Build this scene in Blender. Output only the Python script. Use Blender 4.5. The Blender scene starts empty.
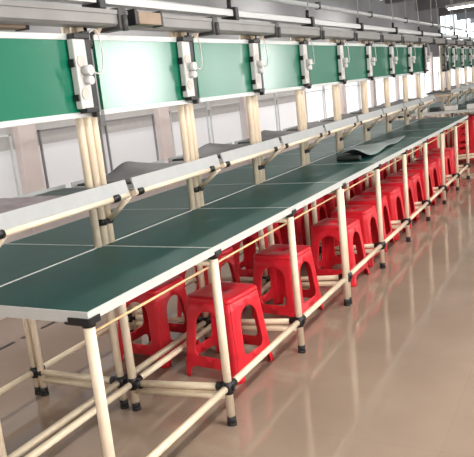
import bpy, bmesh, math, random
from mathutils import Vector, Matrix
random.seed(7)
sc = bpy.context.scene
COL = sc.collection

# ---------------------------------------------------------------- dimensions (metres)
L = 0.762          # length of one bench section
YC = 0.531         # centre line of the double bench
YB = 1.095         # rear edge
H = 0.75           # bench height
NB = 9             # sections in the near line
X2 = 10.4 * L      # start of the line beyond the gap
NB2 = 7
WALL_Y = 2.2
CEIL = 2.9

# ---------------------------------------------------------------- materials
def mat(name, col, rough=0.5, metal=0.0, noise=0.0, nscale=20.0, bump=0.0, emit=None, spec=0.5, coat=0.0, stretch=None):
    m = bpy.data.materials.new(name)
    m.use_nodes = True
    nt = m.node_tree
    b = nt.nodes['Principled BSDF']
    b.inputs['Base Color'].default_value = (*col, 1)
    b.inputs['Roughness'].default_value = rough
    b.inputs['Metallic'].default_value = metal
    b.inputs['Specular IOR Level'].default_value = spec
    b.inputs['Coat Weight'].default_value = coat
    b.inputs['Coat Roughness'].default_value = 0.08
    if emit:
        b.inputs['Emission Color'].default_value = (*emit[0], 1)
        b.inputs['Emission Strength'].default_value = emit[1]
    if noise or bump:
        tc = nt.nodes.new('ShaderNodeTexCoord')
        src = tc.outputs['Object']
        if stretch:
            mp = nt.nodes.new('ShaderNodeMapping')
            mp.inputs['Scale'].default_value = stretch
            nt.links.new(src, mp.inputs['Vector'])
            src = mp.outputs['Vector']
        n = nt.nodes.new('ShaderNodeTexNoise')
        n.inputs['Scale'].default_value = nscale
        n.inputs['Detail'].default_value = 4
        nt.links.new(src, n.inputs['Vector'])
        if noise:
            r = nt.nodes.new('ShaderNodeValToRGB')
            r.color_ramp.elements[0].position = 0.3
            r.color_ramp.elements[1].position = 0.7
            r.color_ramp.elements[0].color = (*[c * (1 - noise) for c in col], 1)
            r.color_ramp.elements[1].color = (*[min(1, c * (1 + noise)) for c in col], 1)
            nt.links.new(n.outputs['Fac'], r.inputs['Fac'])
            nt.links.new(r.outputs['Color'], b.inputs['Base Color'])
        if bump:
            bp = nt.nodes.new('ShaderNodeBump')
            bp.inputs['Strength'].default_value = bump
            bp.inputs['Distance'].default_value = 0.004
            nt.links.new(n.outputs['Fac'], bp.inputs['Height'])
            nt.links.new(bp.outputs['Normal'], b.inputs['Normal'])
    return m

M = {}
M['pipe'] = mat('ivory_pipe', (0.84, 0.71, 0.54), 0.32, noise=0.05, nscale=8)
M['pipe_rail'] = mat('ivory_rail_pipe', (0.80, 0.68, 0.50), 0.32, noise=0.05, nscale=8)
M['orange_lit'] = mat('orange_lit_rail', (0.72, 0.50, 0.27), 0.4, noise=0.06)  # pale pipe with the orange light on it put into its colour
M['joint'] = mat('black_joint', (0.012, 0.012, 0.013), 0.38, noise=0.2)
M['rubber'] = mat('rubber', (0.02, 0.02, 0.02), 0.7, noise=0.2)
M['top'] = mat('green_bench_mat', (0.013, 0.062, 0.055), 0.38, noise=0.14, nscale=5, bump=0.04, spec=0.14)
M['trim'] = mat('white_edge', (0.57, 0.59, 0.57), 0.4, noise=0.03)
M['board'] = mat('green_board', (0.005, 0.180, 0.102), 0.28, noise=0.05, nscale=3, spec=0.3, coat=1.0)
M['board'].node_tree.nodes['Principled BSDF'].inputs['Coat IOR'].default_value = 1.55
M['board'].node_tree.nodes['Principled BSDF'].inputs['Coat Roughness'].default_value = 0.135
M['frame'] = mat('aluminium_frame', (0.68, 0.71, 0.70), 0.35, metal=0.2, noise=0.03)
M['shelf'] = mat('white_shelf', (0.41, 0.425, 0.43), 0.42, noise=0.04)
M['under'] = mat('shelf_underside', (0.60, 0.57, 0.52), 0.6, noise=0.05)
M['strip'] = mat('white_plastic', (0.66, 0.66, 0.65), 0.35, noise=0.03)
M['cable'] = mat('pale_cable', (0.72, 0.70, 0.66), 0.5, noise=0.05)
M['wire'] = mat('hanger_wire', (0.35, 0.34, 0.33), 0.5, noise=0.1)
M['trunk'] = mat('grey_trunking', (0.27, 0.265, 0.26), 0.42, metal=0.2, noise=0.08, nscale=6)
M['rail_white'] = mat('white_cable_rail', (0.66, 0.68, 0.69), 0.4, noise=0.03)
M['clampgrey'] = mat('dark_grey_clamp', (0.07, 0.07, 0.072), 0.45, noise=0.2)
M['tan'] = mat('tan_box', (0.36, 0.27, 0.20), 0.55, noise=0.1)
M['red'] = mat('red_plastic', (0.74, 0.018, 0.034), 0.34, noise=0.05, nscale=6, spec=0.45)
M['mat_grey'] = mat('grey_mat', (0.19, 0.165, 0.178), 0.6, noise=0.25, nscale=14, bump=0.2)
M['mat_dark'] = mat('charcoal_mat', (0.050, 0.050, 0.055), 0.55, noise=0.25, nscale=14, bump=0.2)
M['mat_green'] = mat('dark_green_mat', (0.014, 0.040, 0.036), 0.5, noise=0.2, nscale=10)
M['sheet'] = mat('grey_sheet', (0.27, 0.33, 0.33), 0.33, noise=0.15, nscale=9, bump=0.1)
M['sheet_dark'] = mat('dark_mat_roll', (0.018, 0.024, 0.024), 0.4, noise=0.2)
M['pale'] = mat('pale_carton', (0.78, 0.76, 0.72), 0.5, noise=0.05)
M['darkbox'] = mat('dark_bin', (0.03, 0.035, 0.035), 0.5, noise=0.2)
M['wall'] = mat('wall_paint', (0.74, 0.68, 0.67), 0.6, noise=0.03, nscale=3)
M['wall_up'] = mat('upper_wall_shaded_grey', (0.30, 0.30, 0.315), 0.7, noise=0.08, nscale=3)  # shade on the upper wall is put into this grey
M['rwall'] = mat('right_wall_paint', (0.14, 0.13, 0.125), 0.7, noise=0.05, nscale=3)
M['pillar'] = mat('pinkish_pillar', (0.80, 0.71, 0.70), 0.55, noise=0.04, nscale=3)
M['ceil'] = mat('grey_ceiling', (0.50, 0.51, 0.54), 0.7, noise=0.15, nscale=1.3)
M['beam'] = mat('ceiling_beam', (0.16, 0.16, 0.165), 0.7, noise=0.1, nscale=2)
M['wframe'] = mat('grey_window_frame', (0.26, 0.26, 0.27), 0.5, metal=0.0, noise=0.05)
M['blind'] = mat('grey_blind', (0.40, 0.38, 0.375), 0.7, noise=0.05, emit=((0.9, 0.87, 0.87), 0.10))  # weak emission brightens the blind as if daylight came through
M['tape'] = mat('dark_floor_tape', (0.05, 0.045, 0.045), 0.6, noise=0.3, nscale=30)

def window_mat(name, col, s):
    return mat(name, (0.42, 0.42, 0.42), 0.3, noise=0.02, nscale=2, emit=(col, s))

M['top'].node_tree.nodes['Principled BSDF'].inputs['Specular Tint'].default_value = (.5, 1.0, .92, 1)
def floor_mat():
    m = bpy.data.materials.new('polished_beige_tile')
    m.use_nodes = True
    nt = m.node_tree
    b = nt.nodes['Principled BSDF']
    tc = nt.nodes.new('ShaderNodeTexCoord')
    n = nt.nodes.new('ShaderNodeTexNoise')
    n.inputs['Scale'].default_value = 2.2
    n.inputs['Detail'].default_value = 6
    nt.links.new(tc.outputs['Object'], n.inputs['Vector'])
    r = nt.nodes.new('ShaderNodeValToRGB')
    r.color_ramp.elements[0].position = 0.3
    r.color_ramp.elements[1].position = 0.72
    r.color_ramp.elements[0].color = (0.272, 0.203, 0.155, 1)
    r.color_ramp.elements[1].color = (0.330, 0.252, 0.193, 1)
    nt.links.new(n.outputs['Fac'], r.inputs['Fac'])
    br = nt.nodes.new('ShaderNodeTexBrick')
    br.offset = 0.0
    br.inputs['Scale'].default_value = 1.0
    br.inputs['Brick Width'].default_value = 0.8
    br.inputs['Row Height'].default_value = 0.8
    br.inputs['Mortar Size'].default_value = 0.0022
    br.inputs['Color1'].default_value = (1, 1, 1, 1)
    br.inputs['Color2'].default_value = (0.97, 0.97, 0.97, 1)
    br.inputs['Mortar'].default_value = (0.93, 0.925, 0.92, 1)
    nt.links.new(tc.outputs['Object'], br.inputs['Vector'])
    mx = nt.nodes.new('ShaderNodeMix')
    mx.data_type = 'RGBA'
    mx.blend_type = 'MULTIPLY'
    mx.inputs['Factor'].default_value = 1.0
    nt.links.new(r.outputs['Color'], mx.inputs['A'])
    nt.links.new(br.outputs['Color'], mx.inputs['B'])
    nt.links.new(mx.outputs['Result'], b.inputs['Base Color'])
    b.inputs['Roughness'].default_value = 0.085
    b.inputs['Specular IOR Level'].default_value = 0.5
    n2 = nt.nodes.new('ShaderNodeTexNoise')
    n2.inputs['Scale'].default_value = 9
    nt.links.new(tc.outputs['Object'], n2.inputs['Vector'])
    bp = nt.nodes.new('ShaderNodeBump')
    bp.inputs['Strength'].default_value = 0.02
    bp.inputs['Distance'].default_value = 0.003
    nt.links.new(n2.outputs['Fac'], bp.inputs['Height'])
    nt.links.new(bp.outputs['Normal'], b.inputs['Normal'])
    return m
M['floor'] = floor_mat()

# ---------------------------------------------------------------- mesh helpers
class MB:
    def __init__(self):
        self.bm = bmesh.new()
    def box(self, x0, x1, y0, y1, z0, z1, bev=0.0):
        t = bmesh.new()
        bmesh.ops.create_cube(t, size=1.0)
        for v in t.verts:
            v.co = Vector(((x0 + x1) / 2 + v.co.x * (x1 - x0), (y0 + y1) / 2 + v.co.y * (y1 - y0), (z0 + z1) / 2 + v.co.z * (z1 - z0)))
        if bev:
            bmesh.ops.bevel(t, geom=t.edges[:], offset=bev, segments=2, affect='EDGES', profile=0.6)
        self._merge(t)
        return self
    def tube(self, a, b, r, n=14, r2=None):
        a = Vector(a); b = Vector(b)
        d = b - a
        t = bmesh.new()
        bmesh.ops.create_cone(t, cap_ends=True, segments=n, radius1=r, radius2=r if r2 is None else r2, depth=d.length)
        q = Vector((0, 0, 1)).rotation_difference(d.normalized()).to_matrix().to_4x4()
        bmesh.ops.transform(t, matrix=Matrix.Translation((a + b) / 2) @ q, verts=t.verts)
        for f in t.faces:
            f.smooth = len(f.verts) == 4
        self._merge(t)
        return self
    def path(self, pts, r, n=8):
        pts = [Vector(p) for p in pts]
        rings = []
        for i, p in enumerate(pts):
            d = (pts[min(i + 1, len(pts) - 1)] - pts[max(i - 1, 0)]).normalized()
            u = d.cross(Vector((0.13, 0.31, 0.94))).normalized()
            w = d.cross(u)
            rings.append([self.bm.verts.new(p + (u * math.cos(2 * math.pi * k / n) + w * math.sin(2 * math.pi * k / n)) * r) for k in range(n)])
        for a, b in zip(rings, rings[1:]):
            for k in range(n):
                f = self.bm.faces.new((a[k], a[(k + 1) % n], b[(k + 1) % n], b[k]))
                f.smooth = True
        self.bm.faces.new(rings[0][::-1]); self.bm.faces.new(rings[-1])
        return self
    def prism(self, prof, x0, x1):
        """profile in (y, z), extruded along x"""
        A = [self.bm.verts.new((x0, y, z)) for y, z in prof]
        B = [self.bm.verts.new((x1, y, z)) for y, z in prof]
        n = len(prof)
        for k in range(n):
            self.bm.faces.new((A[k], A[(k + 1) % n], B[(k + 1) % n], B[k]))
        self.bm.faces.new(A[::-1]); self.bm.faces.new(B)
        return self
    def _merge(self, t):
        me = bpy.data.meshes.new('t')
        t.to_mesh(me); t.free()
        self.bm.from_mesh(me)
        bpy.data.meshes.remove(me)
    def build(self, name, m, parent=None, loc=None, kind=None):
        bmesh.ops.recalc_face_normals(self.bm, faces=self.bm.faces[:])
        me = bpy.data.meshes.new(name)
        self.bm.to_mesh(me); self.bm.free()
        me.materials.append(m)
        o = bpy.data.objects.new(name, me)
        COL.objects.link(o)
        if parent: o.parent = parent
        if loc: o.location = loc
        if kind: o['kind'] = kind
        return o

def tag(o, label, cat, group=None):
    o['label'] = label; o['category'] = cat
    if group: o['group'] = group
    return o
def empty(name, loc, label, cat, group=None, rz=0):
    o = bpy.data.objects.new(name, None)
    COL.objects.link(o)
    o.location = loc; o.rotation_euler = (0, 0, rz)
    return tag(o, label, cat, group)
def dup(root, loc, label, rz=None, group=None, scale=None):
    r = root.copy(); COL.objects.link(r); r.location = loc
    if rz is not None: r.rotation_euler = (0, 0, rz)
    r['label'] = label
    if group: r['group'] = group
    for ch in list(root.children):
        c = ch.copy(); COL.objects.link(c); c.parent = r
        for g in list(ch.children):
            d = g.copy(); COL.objects.link(d); d.parent = c
    return r
ORD = ['first', 'second', 'third', 'fourth', 'fifth', 'sixth', 'seventh', 'eighth', 'ninth', 'tenth', 'eleventh', 'twelfth']

# ---------------------------------------------------------------- the room
def struct(name, mb, m, parent=None):
    o = mb.build(name, m, parent)
    if not parent: o['kind'] = 'structure'
    return o
XA, XB, YR = -4.5, 24.0, -5.2
struct('floor', MB().box(XA, XB, YR, WALL_Y + .2, -0.1, 0), M['floor'])
struct('ceiling', MB().box(XA, XB, YR, WALL_Y + .2, CEIL, CEIL + .1), M['ceil'])
for i, x in enumerate([1.5 + 2.6 * k for k in range(9)]):
    struct('trim_%d' % (i + 1), MB().box(x - .12, x + .12, YR, WALL_Y, CEIL - .28, CEIL), M['beam'])
SILL, HEAD = 0.62, 1.62
# left wall with a band of windows between pillars
struct('wall_left', MB().box(XA, XB, WALL_Y, WALL_Y + .2, 0, SILL), M['wall'])
struct('wall_left_upper', MB().box(XA, 17.2, WALL_Y, WALL_Y + .2, HEAD, CEIL).box(17.2, XB, WALL_Y, WALL_Y + .2, HEAD, 1.85).box(17.2, XB, WALL_Y, WALL_Y + .2, 2.8, CEIL), M['wall_up'])
for i in range(3):  # added glowing high panes imitate the bright haze at the far right
    a = 17.2 + i * 2.266
    w = struct('window_%d' % (60 + i), MB().box(a, a + 2.266, WALL_Y + .1, WALL_Y + .115, 1.85, 2.8), window_mat('haze_glow_pane_%d' % i, (.86, .93, 1.0), (1.5, 2.5, 4.0)[i]))
    MB().box(a, a + .07, WALL_Y + .03, WALL_Y + .1, 1.85, 2.8).box(a + .88, a + .94, WALL_Y + .03, WALL_Y + .1, 1.85, 2.8).build('window_frame', M['frame'], w)
struct('baseboard_left', MB().box(XA, XB, WALL_Y - .012, WALL_Y, 0, .1), M['pillar'])
PX = [-4.42, -2.82, -1.22, 0.38] + [2.08 + 1.72 * k for k in range(13)]
PX = [p for p in PX if p < XB - .1]
for i, x in enumerate(PX):
    struct('trim_pillar_%d' % (i + 1), MB().box(x - .085, x + .085, WALL_Y - .02, WALL_Y + .2, 0, HEAD + .1, .006), M['pillar'])
GLOW = {}
for i, (a, b) in enumerate(zip(PX, PX[1:])):
    x0, x1 = a + .085, b - .085
    s = 0.24 if a < 2 else (0.27 if a < 3.6 else (0.34 if a < 5.3 else (0.44 if a < 7 else (0.65 if a < 9 else .95))))
    if s not in GLOW: GLOW[s] = window_mat('lit_frosted_glass_%d' % len(GLOW), (1.0, .975, .985), s)
    w = struct('window_%d' % (i + 1), MB().box(x0, x1, WALL_Y + .034, WALL_Y + .044, SILL, HEAD), GLOW[s])
    f = MB()
    xm = (x0 + x1) / 2
    t = .0065
    for (u, v) in ((x0 + .05, xm - .03), (xm + .03, x1 - .05)):
        f.box(u, u + 2 * t, WALL_Y + .004, WALL_Y + .02, SILL, 1.19)
        f.box(v - 2 * t, v, WALL_Y + .004, WALL_Y + .02, SILL, 1.19)
        f.box(u, v, WALL_Y + .004, WALL_Y + .02, 1.178, 1.19)
    f.box(x0, x1, WALL_Y + .004, WALL_Y + .03, HEAD - .03, HEAD)
    f.box(x0, x1, WALL_Y + .004, WALL_Y + .03, SILL, SILL + .03)
    f.box(xm - .032, xm + .032, WALL_Y + .0, WALL_Y + .018, 1.15, 1.24)
    f.build('window_frame', M['wframe'] if 2 < a < 3.5 else M['frame'], w)
    if a < 6.5:
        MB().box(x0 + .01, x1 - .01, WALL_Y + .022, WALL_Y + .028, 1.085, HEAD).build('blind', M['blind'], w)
# far, near and right walls
struct('wall_far', MB().box(XB, XB + .2, YR, WALL_Y + .2, 0, CEIL), M['rwall'])
struct('wall_near', MB().box(XA - .2, XA, YR, WALL_Y + .2, 0, CEIL), M['wall'])
struct('wall_right', MB().box(XA, XB, YR - .2, YR, 0, 1.0), M['rwall'])
struct('wall_right_upper', MB().box(XA, XB, YR - .2, YR, 2.5, CEIL), M['rwall'])
RW = [(-4.4, -2.4), (-1.9, .4), (.9, 3.2), (5.1, 5.45), (7.8, 9.9), (11.3, 12.8), (13.8, 15.4), (20, 23.5)]  # unseen; near three added for room light, the others fitted to board reflections
RS = [7.0, 7.0, 5.5, 5.0, 11.0, 3.5, 9.0, .3]
prev = XA
for i, ((a, b), s) in enumerate(zip(RW, RS)):
    if a > prev:
        struct('trim_right_%d' % (i + 1), MB().box(prev, a, YR - .2, YR, 1.0, 2.5), M['rwall'])
    w = struct('window_%d' % (40 + i), MB().box(a, b, YR - .12, YR - .1, 1.0, 2.5), window_mat('unseen_window_glow_%d' % i, (1.0, .98, .96), s))
    f = MB()
    for k in range(4):
        x = a + (b - a - .05) * k / 3
        f.box(x, x + .05, YR - .1, YR - .04, 1.0, 2.5)
    f.box(a, b, YR - .1, YR - .04, 1.0, 1.06); f.box(a, b, YR - .1, YR - .04, 2.44, 2.5)
    f.build('window_frame', M['frame'], w)
    prev = b
struct('trim_right_9', MB().box(prev, XB, YR - .2, YR, 1.0, 2.5), M['rwall'])

# worn dark tape dashes on the floor behind the bench
for a, b in ((1.14, 1.27), (1.33, 1.42), (1.5, 1.66)):
    o = MB().box(0, b - a, -.012, .012, 0, .002).build('floor_tape', M['tape'], loc=(a, 1.76, .0002))
    tag(o, 'worn dark tape dash on the floor behind the bench', 'floor tape', 'dark tape dashes on the floor')

# ---------------------------------------------------------------- bench sections
PR = .0165
def leg(p, x, y, rb=PR, ztop=H - .028):
    l = MB().tube((x, y, .035), (x, y, ztop), rb).build('leg', M['pipe'], p)
    MB().tube((x, y, 0), (x, y, .012), .02).tube((x, y, .012), (x, y, .04), .0185).build('foot', M['rubber'], l)
    return l
def joint(p, x, y, z, dx=0, dy=0, name='joint'):
    m = MB().tube((x, y, z - .026), (x, y, z + .026), .0225)
    if dx: m.tube((x, y, z), (x + dx, y, z), .0195)
    if dy: m.tube((x, y, z), (x, y + dy, z), .0195)
    m.box(x - .008, x + .008, y - .03, y + .03, z - .012, z + .012, .003)
    return m.build(name, M['joint'], p)
def bench_section(name, label, group, y0, y1, *, last=False, double=False, front=True, first=False, a=-.026, b=L - .026):
    if first: a = 0
    if last: b = L
    t = empty(name, (0, 0, 0), label, 'workbench', group)
    e = .004
    ex = .004 if first else .0004
    MB().box(a + ex, b - ex, y0 + e, y1 - e, H - .026, H, .001).build('tabletop', M['top'], t)
    ed = MB()
    ed.box(a, b, y0, y0 + e, H - .028, H + .002); ed.box(a, b, y1 - e, y1, H - .028, H + .002)
    ed.box(a, a + ex, y0 + e, y1 - e, H - (.034 if first else .028), H + .002); ed.box(b - ex, b, y0 + e, y1 - e, H - .028, H + .002)
    ed.build('edge_trim', M['trim'], t)
    ya, yb = (y0 + .02, y1 - .033) if front else (y0 + .033, y1 - .02)     # aisle legs / inner legs
    if not front: ya, yb = yb, ya
    sg = 1 if front else -1
    zo, zi = (.165, .125) if front else (.115, .125)
    xs = [0.02 if first else 0.0] + ([L - .02] if last else [])
    for x in xs:
        leg(t, x, ya, .0175 if front else PR)
        if double: leg(t, x - .034, ya)
        if not front: leg(t, x, ya - .037)
        leg(t, x, yb, .0185 if front else PR)
        joint(t, x, ya, zo, .048 if x < L / 2 else -.048, sg * .048)
        joint(t, x, yb, zi, .048 if x < L / 2 else -.048, -sg * .048)
        m = MB().tube((x, ya, H - .048), (x, ya, H - .028), .0205)
        m.box(x - .02, x + .034, ya - .02, ya + .02, H - .040, H - .0285, .003)
        if first and x < .1: m.box(x - .02, x + .012, min(ya, ya + sg * .075), max(ya, ya + sg * .075), H - .042, H - .0285, .003)
        yo = y0 - .005 if front else y1
        m.box(x - .02, x + .028, yo, yo + .005, H - .038, H - .017, .0015)
        if first and x < .1: m.box(-.005, 0, min(yo, yo + sg * .08) + .002, max(yo, yo + sg * .08), H - .040, H - .017, .0015)
        m.build('corner_clamp', M['joint'], t)
        m = MB().tube((x, ya, zo - .0), (x, yb, zi), .0145).tube((x, ya, zo - .036), (x, yb, zi - .036), .0145)
        m.build('cross_rail', M['pipe_rail'], t)
        if not (first and x < .1): MB().tube((x, ya, H - .065), (x, yb, H - .065), .0145).build('top_cross_rail', M['pipe_rail'], t)
    MB().tube((xs[0], ya, zo), (b - .001, ya, zo), .0145).build('outer_rail', M['pipe_rail'], t)
    MB().tube((xs[0], yb, zi), (b - .001, yb, zi), .0145).build('inner_rail', M['pipe_rail'], t)
    MB().tube((xs[0], ya + sg * .012, H - .078), (b - .001, ya + sg * .012, H - .078), .0045).build('under_rail', M['orange_lit'], t)
    return t

def ordinal(k, n):
    if k == n - 1: return 'last'
    return ORD[k]
GF, GB = 'aisle side sections of the near bench line', 'wall side sections of the near bench line'
pf = bench_section('workbench', 'dark green topped bench section on ivory pipes, nearest corner beside the aisle', GF, 0, YC, first=True)
pd = None
pm = None
for k in range(1, NB):
    lab = 'dark green topped pipe bench section, %s from the near end on the aisle side' % ordinal(k, NB)
    if k == 2: t = bench_section('workbench', lab, GF, 0, YC, b=L - .060)
    elif k == 3: t = bench_section('workbench', lab, GF, 0, YC, double=True, a=-.060)
    elif k == NB - 1: t = bench_section('workbench', lab, GF, 0, YC, last=True)
    elif pm is None: pm = t = bench_section('workbench', lab, GF, 0, YC)
    else: t = dup(pm, (0, 0, 0), lab)
    t.location = (k * L, 0, 0)
pb = None
for k in range(NB):
    lab = 'dark green topped pipe bench section, %s from the near end on the wall side' % ordinal(k, NB)
    if k == 0: t = bench_section('workbench', lab, GB, YC, YB, front=False, first=True)
    elif k == NB - 1: t = bench_section('workbench', lab, GB, YC, YB, front=False, last=True)
    elif pb is None: pb = t = bench_section('workbench', lab, GB, YC, YB, front=False)
    else: t = dup(pb, (0, 0, 0), lab)
    t.location = (k * L, 0, 0)
for k in range(NB2):
    for s, p, y0, y1 in (('aisle', pm, 0, YC), ('wall', pb, YC, YB)):
        lab = 'green topped bench section beyond the gap, %s along that line on the %s side' % (ordinal(k, NB2), s)
        if k in (0, NB2 - 1):
            t = bench_section('workbench', lab, 'bench sections beyond the gap', y0, y1, front=s == 'aisle', first=k == 0, last=k == NB2 - 1)
            t.location = (X2 + k * L, 0, 0)
        else:
            dup(p, (X2 + k * L, 0, 0), lab, group='bench sections beyond the gap')

# ---------------------------------------------------------------- uprights on the centre line
ZT = 1.655
def make_post(label, group):
    t = empty('upright_post', (0, 0, H + .002), label, 'post', group)
    z0 = 0.0
    T = ZT - H
    for x in (-.054, -.006, .034):
        MB().tube((x, 0, z0), (x, 0, T), PR).build('pipe', M['pipe'], t)
    m = MB()
    for x in (-.006, .034): m.tube((x, 0, .082), (x, 0, .108), .0195)
    m.box(-.014, .042, -.024, .012, .086, .104, .003)
    m.build('joint', M['joint'], t)
    MB().tube((.026, -.015, .098), (.010, -.142, .196), .0115).build('shelf_brace', M['pipe'], t)
    # V arms at the head that carry the trunking
    MB().tube((-.015, -.05, .80), (-.075, -.075, .93), .013).tube((.015, -.05, .80), (.075, -.085, .90), .013).build('head_arm', M['pipe'], t)
    m = MB()
    m.tube((-.01, 0, .80), (-.01, 0, .85), .021)
    MB().tube((.036, 0, .815), (.036, 0, .85), .021).build('head_clamp', M['joint'], t)
    m.box(-.035, .03, -.072, -.01, .80, .855, .005)
    m.tube((-.02, -.06, .80), (-.02, -.06, .87), .014).tube((.025, -.06, .79), (.025, -.06, .85), .013)
    m.build('head_clamp', M['joint'], t)
    m = MB().box(-.084, -.044, -.103, -.084, .545, .85, .003)  # tall black bar stands in for the shaded gap between boards
    m.box(-.074, -.052, -.108, -.084, .527, .56, .004)
    m.box(-.075, -.045, -.09, -.030, .80, .83, .003)
    m.box(-.06, .01, -.055, -.010, .80, .83, .003)
    m.build('gap_shade_bracket', M['joint'], t)
    return t
post = None
def put_post(x, label, group):
    global post
    if post is None:
        post = make_post(label, group); post.location.x = x; post.location.y = YC
    else:
        dup(post, (x, YC, H + .002), label, group=group)
for k in range(NB + 1):
    x = k * L if 0 < k < NB else (.09 if k == 0 else NB * L - .10)
    put_post(x, 'ivory triple pipe upright with black joints, %s along the near bench line' % ordinal(k, NB + 1), 'uprights of the near bench line')
for k in range(NB2 + 1):
    x = X2 + (k * L if 0 < k < NB2 else (.30 if k == 0 else NB2 * L - .10))
    put_post(x, 'ivory pipe upright beyond the gap, %s along that line' % ordinal(k, NB2 + 1), 'uprights beyond the gap')

# ---------------------------------------------------------------- tray shelves
def make_shelf(label, group):
    t = empty('tray_shelf', (0, 0, 0), label, 'shelf', group)
    x0, x1 = .03, L - .012
    y0, y1 = .375, .70
    m = MB().prism([(y0 + .004, .981), (y1, .981), (y1, .991), (y0 + .004, .991)], x0, x1)
    m.build('tray', M['shelf'], t)
    m = MB().prism([(y0 - .008, .970), (y0, .970), (y0 + .012, 1.022), (y0 + .004, 1.022)], x0, x1)
    m.build('front_lip', M['shelf'], t)
    MB().box(x0, x1, y1 - .006, y1, .985, 1.012).build('back_lip', M['shelf'], t)
    MB().tube((x0, y0 + .0, .960), (x1, y0 + .0, .960), .0125).build('front_rail', M['pipe'], t)
    MB().tube((x0, y1 - .01, .962), (x1, y1 - .01, .962), .0135).build('rear_rail', M['pipe'], t)
    for x in (x0 + .035, x1 - .085):
        MB().tube((x, y0, .958), (x, y1 - .01, .962), .0125).build('side_rail', M['pipe'], t)
        m = MB().tube((x, y0 - .003, .950), (x, y0 - .003, .976), .0165).tube((x - .020, y0, .960), (x + .020, y0, .960), .0155)
        m.build('joint', M['joint'], t)
    return t
shelf = None
def put_shelf(x, label, group):
    global shelf
    if shelf is None:
        shelf = make_shelf(label, group); shelf.location.x = x
    else: dup(shelf, (x, 0, 0), label, group=group)
for k in range(NB):
    put_shelf(k * L, 'white lipped tray shelf over the bench, %s from the near end' % ordinal(k, NB), 'tray shelves of the near line')
for k in range(NB2):
    put_shelf(X2 + k * L, 'white lipped tray shelf beyond the gap, %s along that line' % ordinal(k, NB2), 'tray shelves beyond the gap')

# ---------------------------------------------------------------- green boards
def make_board(label, group):
    t = empty('green_board', (0, 0, 0), label, 'board', group)
    x0, x1, y0, y1, z0, z1 = .012, L - .012, .452, .470, 1.283, 1.594
    MB().box(x0 + .002, x1 - .002, y0 + .003, y1, z0 + .02, z1 - .02).build('panel', M['board'], t)
    m = MB().box(x0, x1, y0, y1 + .004, z0, z0 + .021, .002).box(x0, x1, y0, y1 + .004, z1 - .022, z1, .002)
    m.build('frame', M['frame'], t)
    return t
board = None
def put_board(x, label, group):
    global board
    if board is None:
        board = make_board(label, group); board.location.x = x
    else: dup(board, (x, 0, 0), label, group=group)
for k in range(NB):
    put_board(k * L, 'green panel board with pale top and bottom edges, %s from the near end' % ordinal(k, NB), 'green boards of the near line')
for k in range(NB2):
    put_board(X2 + k * L, 'green panel board beyond the gap, %s along that line' % ordinal(k, NB2), 'green boards beyond the gap')

# ---------------------------------------------------------------- power strips at the uprights
def make_strip(label, group):
    t = empty('power_strip', (0, 0, 0), label, 'power strip', group)
    x0, x1, y = -.155, -.086, .449
    MB().box(x0, x1, y - .03, y, 1.315, 1.572, .006).build('housing', M['strip'], t)
    for z in (1.37, 1.49):
        m = MB().tube((x0 + .028, y - .030, z), (x0 + .028, y - .0335, z), .022, 18)
        m.build('socket', M['under'], t)
    MB().tube((x0 + .038, y - .03, 1.455), (x0 + .038, y - .065, 1.455), .019, 16).build('plug', M['strip'], t)
    MB().tube((x0 + .042, y - .03, 1.418), (x0 + .042, y - .06, 1.418), .016, 16).build('plug', M['strip'], t)
    MB().box(x0 + .004, x1 + .02, y - .036, y, 1.572, 1.592, .003).build('clamp', M['joint'], t)
    MB().box(x0 + .018, x1 + .02, y - .036, y, 1.298, 1.317, .003).build('clamp', M['joint'], t)
    MB().box(x0 - .008, x0, y - .025, y, 1.345, 1.37, .002).build('side_clip', M['joint'], t)
    MB().box(x0 - .008, x0, y - .025, y, 1.47, 1.50, .002).build('side_clip', M['joint'], t)
    pts = []
    for i in range(17):
        a = i / 16
        pts.append((x0 + .038 + .085 * math.sin(a * math.pi) * (1 - .3 * a) + a * .075, y - .065 + .045 * a, 1.455 + .14 * a - .045 * math.sin(a * math.pi * 2)))
    MB().path(pts, .0028).build('cord', M['cable'], t)
    return t
strip = None
def put_strip(x, label, group):
    global strip
    if strip is None:
        strip = make_strip(label, group); strip.location.x = x
    else: dup(strip, (x, 0, 0), label, group=group)
for k in range(1, NB + 1):
    put_strip(k * L, 'white upright power strip with plugs between boards, %s along the near line' % ordinal(k - 1, NB), 'power strips of the near line')
for k in range(NB2 + 1):
    put_strip(X2 + k * L + (.09 if k == 0 else 0), 'white power strip beyond the gap, %s along that line' % ordinal(k, NB2 + 1), 'power strips beyond the gap')

t = empty('end_plate', (X2 - .02, .43, 1.27), 'dark upright end plate before the first green board beyond the gap', 'end plate')
MB().box(-.05, .05, -.012, .012, 0, .36, .004).build('plate', M['clampgrey'], t)
MB().box(-.06, .06, -.018, .03, .0, .03, .004).build('plate_foot', M['joint'], t)

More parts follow.
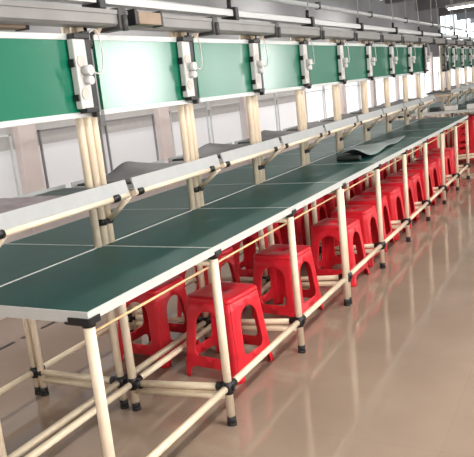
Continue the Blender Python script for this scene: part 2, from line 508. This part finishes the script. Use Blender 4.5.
# ---------------------------------------------------------------- overhead trunking and rails
def make_trunk(label, group):
    t = empty('cable_trunking', (0, 0, 0), label, 'trunking', group)
    a, b = .012, L - .012
    MB().prism([(.385, 1.628), (.395, 1.619), (.465, 1.619), (.475, 1.628), (.475, 1.672), (.385, 1.672)], a, b).build('channel', M['trunk'], t)
    MB().prism([(.380, 1.664), (.480, 1.664), (.480, 1.680), (.380, 1.680)], a + .004, b - .004).build('cover', M['trunk'], t)
    m = MB().box(b - .02, b + .032, .375, .485, 1.605, 1.69, .006)
    m.tube((b + .006, .37, 1.60), (b + .006, .37, 1.66), .012)
    m.build('end_clamp', M['clampgrey'], t)
    return t
trunk = None
for k in range(-1, NB + NB2 + 1):
    x = k * L + .12
    lab = 'grey overhead cable trunking length above the boards, %s from the near end' % (['nearest', 'second', 'third', 'fourth', 'fifth', 'sixth', 'seventh', 'eighth', 'ninth', 'tenth', 'eleventh', 'twelfth', 'thirteenth', 'fourteenth', 'fifteenth', 'sixteenth', 'seventeenth', 'farthest'][k + 1])
    if trunk is None: trunk = make_trunk(lab, 'overhead trunking lengths'); trunk.location.x = x
    else: dup(trunk, (x, 0, 0), lab)
def make_rail(label, group):
    n = 1.5 * L
    t = empty('cable_rail', (0, 0, 0), label, 'rail', group)
    MB().prism([(.415, 1.708), (.475, 1.708), (.475, 1.738), (.465, 1.745), (.425, 1.745), (.415, 1.738)], .01, n - .01).build('rail_body', M['rail_white'], t)
    m = MB().box(n - .02, n + .02, .40, .49, 1.685, 1.755, .005).tube((n, .445, 1.75), (n, .445, 1.80), .012)
    m.build('hanger_clamp', M['joint'], t)
    pts = []
    for i in range(25):
        a = i / 24
        pts.append((n + .13 * (1 - a) * math.sin(a * 9), .445 + .03 * math.sin(a * 7), 1.79 + a * (CEIL - 1.79)))
    MB().path(pts, .005).build('hanger_wire', M['wire'], t)
    return t
rail = None
for k in range(0, 12):
    x = -.35 + k * 1.5 * L
    lab = 'white overhead rail length hung above the trunking, %s from the near end' % ordinal(k, 12)
    if rail is None: rail = make_rail(lab, 'overhead white rail lengths'); rail.location.x = x
    else: dup(rail, (x, 0, 0), lab)
m = MB()
t = empty('overhead_pipe', (0, 0, 0), 'pale thin pipe hung high above the wall side of the benches', 'pipe')
MB().tube((2.4, .9, 1.97), (15.5, .9, 1.99), .02, 12).build('pipe_run', M['rail_white'], t)
for i in range(8):
    x = 2.9 + 1.65 * i
    MB().tube((x, .9, 1.99), (x + .05, .9, CEIL), .007, 8).build('hanger_rod', M['wire'], t)
    MB().box(x - .02, x + .02, .876, .924, 1.948, 2.014, .006).build('pipe_clip', M['clampgrey'], t)
# small boxes on the trunking
for i, (x, w, h, m, lab) in enumerate(((1.02, .16, .05, 'tan', 'tan junction box strapped to trunking above the second board'),
                                       (.36, .15, .045, 'tan', 'brown junction box under trunking above the nearest board'))):
    y0 = .372 if i == 0 else .50
    z = 1.625 if i == 0 else 1.61
    t = empty('junction_box', (x, y0, z), lab, 'junction box')
    MB().box(-w / 2, w / 2, -.03, .03, 0, h, .005).build('box_body', M[m], t)
    MB().box(-w / 2 - .022, -w / 2, -.026, .026, -.004, h + .01, .004).build('end_gland', M['joint'], t)
    MB().box(w / 2, w / 2 + .022, -.026, .026, -.004, h + .01, .004).build('end_gland', M['joint'], t)

# ---------------------------------------------------------------- mats on the shelves
def mat_mesh(w, d, amp, seed, thick=.006, nx=22, ny=12, ridge=0.0):
    r = random.Random(seed)
    ph = [r.uniform(0, 6.28) for _ in range(6)]
    m = MB()
    top, bot = [], []
    for i in range(nx + 1):
        a, b = [], []
        for j in range(ny + 1):
            u, v = i / nx, j / ny
            h = amp * (1 + math.sin(u * 7 + ph[0]) * math.cos(v * 3 + ph[1]) * .6 + .4 * math.sin(u * 15 + v * 5 + ph[2]))
            h += ridge * math.exp(-((u - .6) / .22) ** 2) * (v ** 1.5)
            h *= min(1, u * 8, (1 - u) * 8) * .8 + .2
            x = (u - .5) * w + .006 * math.sin(v * 9 + ph[3]); y = (v - .5) * d + .008 * math.sin(u * 8 + ph[4])
            a.append(m.bm.verts.new((x, y, h + thick))); b.append(m.bm.verts.new((x, y, h * .25)))
        top.append(a); bot.append(b)
    for i in range(nx):
        for j in range(ny):
            m.bm.faces.new((top[i][j], top[i + 1][j], top[i + 1][j + 1], top[i][j + 1])).smooth = True
            m.bm.faces.new((bot[i][j], bot[i][j + 1], bot[i + 1][j + 1], bot[i + 1][j])).smooth = True
    for i in range(nx):
        m.bm.faces.new((top[i][0], bot[i][0], bot[i + 1][0], top[i + 1][0]))
        m.bm.faces.new((top[i][ny], top[i + 1][ny], bot[i + 1][ny], bot[i][ny]))
    for j in range(ny):
        m.bm.faces.new((top[0][j], top[0][j + 1], bot[0][j + 1], bot[0][j]))
        m.bm.faces.new((top[nx][j], bot[nx][j], bot[nx][j + 1], top[nx][j + 1]))
    return m
GM = 'mats lying on the tray shelves'
o = mat_mesh(.40, .27, .008, 1, ridge=.012).build('shelf_mat', M['mat_grey'], loc=(.325, .55, .992)); tag(o, 'greyish purple folded mat lying on the nearest tray shelf', 'mat', GM)
o = mat_mesh(.19, .27, .002, 2).build('shelf_mat', M['mat_green'], loc=(.635, .55, .992)); tag(o, 'flat dark green mat on the nearest shelf beside the first visible upright', 'mat', GM)
for k in range(1, NB):
    o = mat_mesh(.60, .27, .007, 10 + k, ridge=.035 if k in (1, 2, 3) else .015).build('shelf_mat', M['mat_dark'], loc=(k * L + .36, .555, .992))
    tag(o, 'dark crumpled mat lying on the %s tray shelf from the near end' % ordinal(k, NB), 'mat', GM)
for k in range(NB2):
    o = mat_mesh(.58, .27, .007, 30 + k, ridge=.02).build('shelf_mat', M['mat_dark'], loc=(X2 + k * L + .36, .555, .992))
    tag(o, 'dark mat on the %s tray shelf beyond the gap' % ordinal(k, NB2), 'mat', 'mats on shelves beyond the gap')

# ---------------------------------------------------------------- loose sheet on the bench
def sheet(name, m, pts_fn, nx, ny, thick):
    b = MB()
    T = [[b.bm.verts.new(pts_fn(i / nx, j / ny)) for j in range(ny + 1)] for i in range(nx + 1)]
    B = [[b.bm.verts.new(Vector(pts_fn(i / nx, j / ny)) - Vector((0, 0, thick))) for j in range(ny + 1)] for i in range(nx + 1)]
    for i in range(nx):
        for j in range(ny):
            b.bm.faces.new((T[i][j], T[i + 1][j], T[i + 1][j + 1], T[i][j + 1])).smooth = True
            b.bm.faces.new((B[i][j], B[i][j + 1], B[i + 1][j + 1], B[i + 1][j])).smooth = True
        b.bm.faces.new((T[i][0], B[i][0], B[i + 1][0], T[i + 1][0])); b.bm.faces.new((T[i][ny], T[i + 1][ny], B[i + 1][ny], B[i][ny]))
    for j in range(ny):
        b.bm.faces.new((T[0][j], T[0][j + 1], B[0][j + 1], B[0][j])); b.bm.faces.new((T[nx][j], B[nx][j], B[nx][j + 1], T[nx][j + 1]))
    return b.build(name, m)
def fn(u, v):
    # bilinear between four corners, with a wavy raised near edge
    A, B, C, D = (3.20, .34), (3.24, .12), (3.88, .47), (4.50, .17)
    x = (A[0] * (1 - v) + B[0] * v) * (1 - u) + (C[0] * (1 - v) + D[0] * v) * u
    y = (A[1] * (1 - v) + B[1] * v) * (1 - u) + (C[1] * (1 - v) + D[1] * v) * u
    z = .757 + .040 * math.exp(-(u / .16) ** 2) * (1 - .85 * v) + .028 * math.sin(v * 3.0 + .2) ** 2 * (1 - u) + .018 * math.sin(u * 5.6 + v * 2.2) ** 2
    return (x, y, z + .004)
o = sheet('loose_sheet', M['sheet'], fn, 30, 14, .004)
tag(o, 'wavy grey sheet lying loose on the dark green bench top', 'sheet')
pts = [(3.12, .30 - .17 * t, .772) for t in [i / 12 for i in range(13)]]
o = MB().path([(p[0], p[1] + .02, p[2]) for p in pts], .018, 12).build('mat_roll', M['sheet_dark'])
tag(o, 'dark rolled mat at the near edge of the loose grey sheet', 'mat')

# ---------------------------------------------------------------- things at the gap end
def tray_box(x, y, z, w, d, h, lab, m='pale'):
    t = empty('carton', (x, y, z), lab, 'carton')
    b = MB()
    b.box(-w / 2, w / 2, -d / 2, d / 2, 0, .004)
    b.box(-w / 2, w / 2, -d / 2, -d / 2 + .004, .004, h); b.box(-w / 2, w / 2, d / 2 - .004, d / 2, .004, h)
    b.box(-w / 2, -w / 2 + .004, -d / 2 + .004, d / 2 - .004, .004, h); b.box(w / 2 - .004, w / 2, -d / 2 + .004, d / 2 - .004, .004, h)
    b.build('carton_body', M[m], t)
    b = MB().box(-w / 2 + .005, w / 2 - .005, -d / 2 + .005, d / 2 - .005, h - .012, h - .004)
    b.build('carton_lid', M['strip'] if m == 'pale' else M['joint'], t)
    return t
zt = H + .0025
tray_box(X2 + .10, .78, zt, .12, .16, .05, 'pale carton on the bench beyond the gap, closest to the wall')
tray_box(X2 + .12, .50 - .10, zt, .12, .15, .055, 'pale carton in front of the first upright beyond the gap')
tray_box(X2 + .12, .12, zt, .12, .14, .06, 'pale carton at the aisle corner of the bench beyond the gap')
tray_box(X2 + .16, .62, zt, .14, .12, .05, 'black carton on the bench beyond the gap, between pale ones', 'darkbox')

# ---------------------------------------------------------------- red plastic stools
SH, WB, WT = .395, .163, .128
def stool_panel():
    h = SH - .012
    def wid(v): return WB + (WT - WB) * (v / h)
    lev = []
    def add(v, i): lev.append((v, i))
    for i in range(5): add(.058 * i / 4, .118 - .012 * (i / 4) ** 2 - (.02 if i == 4 else 0))
    add(.0581, 0); add(.110, 0)
    add(.1101, .066); add(.125, .078)
    for i in range(5): add(.14 + .115 * i / 4, .082 - .010 * i / 4)
    for i in range(1, 9):
        a = i / 8 * math.pi / 2
        add(.255 + .075 * math.sin(a), .072 * math.cos(a))
    add(h, 0)
    m = MB()
    r = .03
    def P(x, v):
        w = wid(v); s = -1 if x < 0 else 1; ax = abs(x)
        if ax > w - r:
            t = (ax - (w - r)) / r * math.pi / 4
            return (s * ((w - r) + r * math.sin(t)), -((w - r) + r * math.cos(t)), v)
        # slight recess of the face
        return (x, -w, v)
    nx = 8
    rows = []
    for v, i in lev:
        w = wid(v)
        i = max(i, .0001)
        xs = [i + (w - r - i) * k / 4 for k in range(5)] + [w - r + r * k / 4 for k in range(1, 5)]
        rows.append(([P(x, v) for x in xs], [P(-x, v) for x in xs]))
    for side in (0, 1):
        prev = None
        for rr in rows:
            cur = [m.bm.verts.new(p) for p in rr[side]]
            if prev:
                for k in range(len(cur) - 1):
                    f = m.bm.faces.new((prev[k], prev[k + 1], cur[k + 1], cur[k])); f.smooth = True
            prev = cur
    bmesh.ops.remove_doubles(m.bm, verts=m.bm.verts, dist=.0006)
    return m
def rsq(w, r, n=6):
    pts = []
    for q in range(4):
        cx, cy = ((w - r), (w - r)) if q == 0 else ((-(w - r), (w - r)) if q == 1 else ((-(w - r), -(w - r)) if q == 2 else ((w - r), -(w - r))))
        for k in range(n + 1):
            a = (q + k / n) * math.pi / 2
            pts.append((cx + r * math.cos(a), cy + r * math.sin(a)))
    return pts
def make_stool(label, group):
    t = empty('plastic_stool', (0, 0, 0), label, 'stool', group)
    m = MB()
    rings = []
    for w, z in ((WT + .001, SH - .022), (WT + .0035, SH - .021), (WT + .003, SH - .012), (WT + .0005, SH - .004), (WT - .006, SH), (WT - .03, SH - .001), (WT - .07, SH - .003), (.022, SH - .004), (.020, SH - .012)):
        rings.append([m.bm.verts.new((x, y, z)) for x, y in rsq(w, max(.018, min(.032, w * .5)) if w > .03 else w * .98)])
    for a, b in zip(rings, rings[1:]):
        n = len(a)
        for k in range(n):
            f = m.bm.faces.new((a[k], a[(k + 1) % n], b[(k + 1) % n], b[k])); f.smooth = True
    m.bm.faces.new(rings[-1])
    s = m.build('seat', M['red'], t)
    pm_ = None
    for q in range(4):
        if pm_ is None:
            o = stool_panel().build('side_panel', M['red'], t)
            md = o.modifiers.new('thick', 'SOLIDIFY'); md.thickness = .005; md.offset = 0
            pm_ = o
        else:
            o = pm_.copy(); COL.objects.link(o); o.parent = t
        o.rotation_euler = (0, 0, q * math.pi / 2)
    return t
stool = None
def put_stool(x, y, rz, label, group, z=0.0):
    global stool
    if stool is None:
        stool = make_stool(label, group); stool.location = (x, y, z); stool.rotation_euler = (0, 0, math.radians(rz))
    else: dup(stool, (x, y, z), label, math.radians(rz), group)
GS = 'red plastic stools under the near bench line'
FR = [(1.275, 0.3, -6, 'red plastic stool just behind the second aisle leg, nearest on the aisle side'),
      (2.03, 0.31, -5, 'red plastic stool behind the third aisle leg from the near end'),
      (2.76, 0.24, -2, 'red plastic stool just past the doubled aisle leg'),
      (3.22, 0.26, -1, 'red plastic stool under the bench, fourth along the aisle side'),
      (3.62, 0.28, 2, 'red plastic stool under the bench, fifth along the aisle side'),
      (4.0, 0.27, -1, 'red plastic stool under the bench, sixth along the aisle side'),
      (4.4, 0.27, 2, 'red plastic stool under the bench, seventh along the aisle side'),
      (4.78, 0.28, -2, 'red plastic stool under the bench, eighth along the aisle side'),
      (5.15, 0.26, 1, 'red plastic stool under the bench, ninth along the aisle side'),
      (5.54, 0.28, -2, 'red plastic stool under the bench, tenth along the aisle side'),
      (5.9, 0.27, 2, 'red plastic stool under the bench, eleventh along the aisle side'),
      (6.3, 0.28, -1, 'red plastic stool under the bench, twelfth along the aisle side'),
      (6.66, 0.27, 1, 'red plastic stool under the bench, last along the aisle side')]
for x, y, a, lab in FR: put_stool(x, y, a, lab, GS)
BK = [(1.342, .765, -3), (1.98, .80, -4), (2.70, .81, 3), (3.24, .80, -2), (3.62, .80, 2), (4.02, .80, -2), (4.40, .80, 2), (4.80, .80, -2), (5.16, .80, 1), (5.56, .80, -2), (5.92, .80, 2), (6.32, .80, -1), (6.66, .80, 1)]
for i, (x, y, a) in enumerate(BK):
    lab = 'red plastic stool under the wall side of the bench, nearest of that row' if i == 0 else 'red plastic stool under the wall side, %s along that row' % (['', 'second', 'third', 'fourth', 'fifth', 'sixth', 'seventh', 'eighth', 'ninth', 'tenth', 'eleventh', 'twelfth', 'last'][i])
    put_stool(x, y, a, lab, GS)
# nested stools at the near end of the line beyond the gap
for i, (x, y) in enumerate(((X2 + .40, .26), (X2 + .40, .78))):
    side = ('aisle', 'wall')[i]
    for k in range(4):
        put_stool(x, y, 0, 'red stool %s of the %s side stack beyond the gap' % (['at the bottom', 'second from bottom', 'third from bottom', 'on top'][k], side), 'stacked red stools beyond the gap', z=.085 * k)
for i in range(4):
    put_stool(X2 + L * (1 + i // 2) + (.2, .57)[i % 2], .27, 3 * (-1) ** i, 'red plastic stool past the stacks beyond the gap, %s on the aisle side' % ordinal(i, 4), 'loose red stools beyond the gap')
    put_stool(X2 + L * (1 + i // 2) + (.2, .57)[i % 2], .79, -3 * (-1) ** i, 'red plastic stool past the stacks beyond the gap, %s on the wall side' % ordinal(i, 4), 'loose red stools beyond the gap')

# ---------------------------------------------------------------- ceiling lamps
def lamp_light(name, loc, sx, sy, power, col=(1, .95, .88)):
    l = bpy.data.lights.new(name, 'AREA')
    l.shape = 'RECTANGLE'; l.size = sx; l.size_y = sy; l.energy = power; l.color = col
    o = bpy.data.objects.new(name, l)
    COL.objects.link(o); o.location = loc
    return o
M['tube_lit'] = mat('lit_tube', (.9, .9, .9), .4, emit=((1, .98, .95), 6.0))
def ceiling_lamp(x, y, along_y, power, label):
    t = empty('ceiling_lamp', (x, y, 0), label, 'lamp', 'fluorescent ceiling lamps')
    a, b = (.09, .62) if along_y else (.62, .09)
    z = CEIL - .42
    MB().box(-a, a, -b, b, z, z + .06, .006).build('housing', M['strip'], t)
    if along_y: MB().tube((0, -.58, z - .02), (0, .58, z - .02), .016).build('tube', M['tube_lit'], t)
    else: MB().tube((-.58, 0, z - .02), (.58, 0, z - .02), .016).build('tube', M['tube_lit'], t)
    m = MB()
    for s in (-.4, .4):
        p = (0, s) if along_y else (s, 0)
        m.tube((p[0], p[1], z + .06), (p[0], p[1], CEIL), .006)
    m.build('hanger_rod', M['wire'], t)
    l = lamp_light('ceiling_lamp_light', (0, 0, z - .05), 2 * a * .8, 2 * b * .9, power)
    l.parent = t
k = 0
for x, pw in ((-2.2, 36), (.8, 36), (3.8, 30), (6.8, 14), (9.8, 7)):
    ceiling_lamp(x, -1.5, False, pw, 'white ceiling tube lamp over the aisle, %s from the near end' % ORD[k]); k += 1
ceiling_lamp(13.24, .72, True, 40, 'white ceiling tube lamp turned across the far bench line')
for i, x in enumerate((.4, 3.2, 6.0, 8.8)):  # unseen lamps added to brighten the left wall and pillars
    ceiling_lamp(x, 1.62, False, 13, 'added fill tube lamp over the aisle by the left windows, %s from the near end' % ORD[i])
for i, x in enumerate((1.0, 5.5)):
    ceiling_lamp(x, -3.6, False, 34, 'white ceiling tube lamp by the right windows, %s from the near end' % ORD[i])

# ---------------------------------------------------------------- world, camera
w = bpy.data.worlds.new('World'); sc.world = w
w.use_nodes = True
w.node_tree.nodes['Background'].inputs['Color'].default_value = (.8, .85, .9, 1)
w.node_tree.nodes['Background'].inputs['Strength'].default_value = .3

F, CX, CY, CZ, YAW, PIT, ROL = 668.36, -1.38963, -1.26747, 1.32796, 0.497973, -0.204471, -0.106117
cam = bpy.data.cameras.new('Camera')
cam.sensor_fit = 'HORIZONTAL'; cam.sensor_width = 36.0
cam.lens = F * 36.0 / 474.0
cam.clip_start = .05; cam.clip_end = 200
co = bpy.data.objects.new('Camera', cam)
COL.objects.link(co)
fw = Vector((math.cos(PIT) * math.cos(YAW), math.cos(PIT) * math.sin(YAW), math.sin(PIT)))
r0 = Vector((math.sin(YAW), -math.cos(YAW), 0)); u0 = r0.cross(fw)
rt = math.cos(ROL) * r0 + math.sin(ROL) * u0
up = -math.sin(ROL) * r0 + math.cos(ROL) * u0
mx = Matrix((rt, up, -fw)).transposed().to_4x4()
mx.translation = Vector((CX, CY, CZ))
co.matrix_world = mx
sc.camera = co

sc.view_settings.view_transform = 'Standard'
sc.view_settings.look = 'None'
sc.view_settings.exposure = 0.55
sc.view_settings.gamma = 1.0
sc.view_settings.use_curve_mapping = False
sc.cycles.use_denoising = True
sc.cycles.max_bounces = 8
sc.cycles.sample_clamp_indirect = 40.0
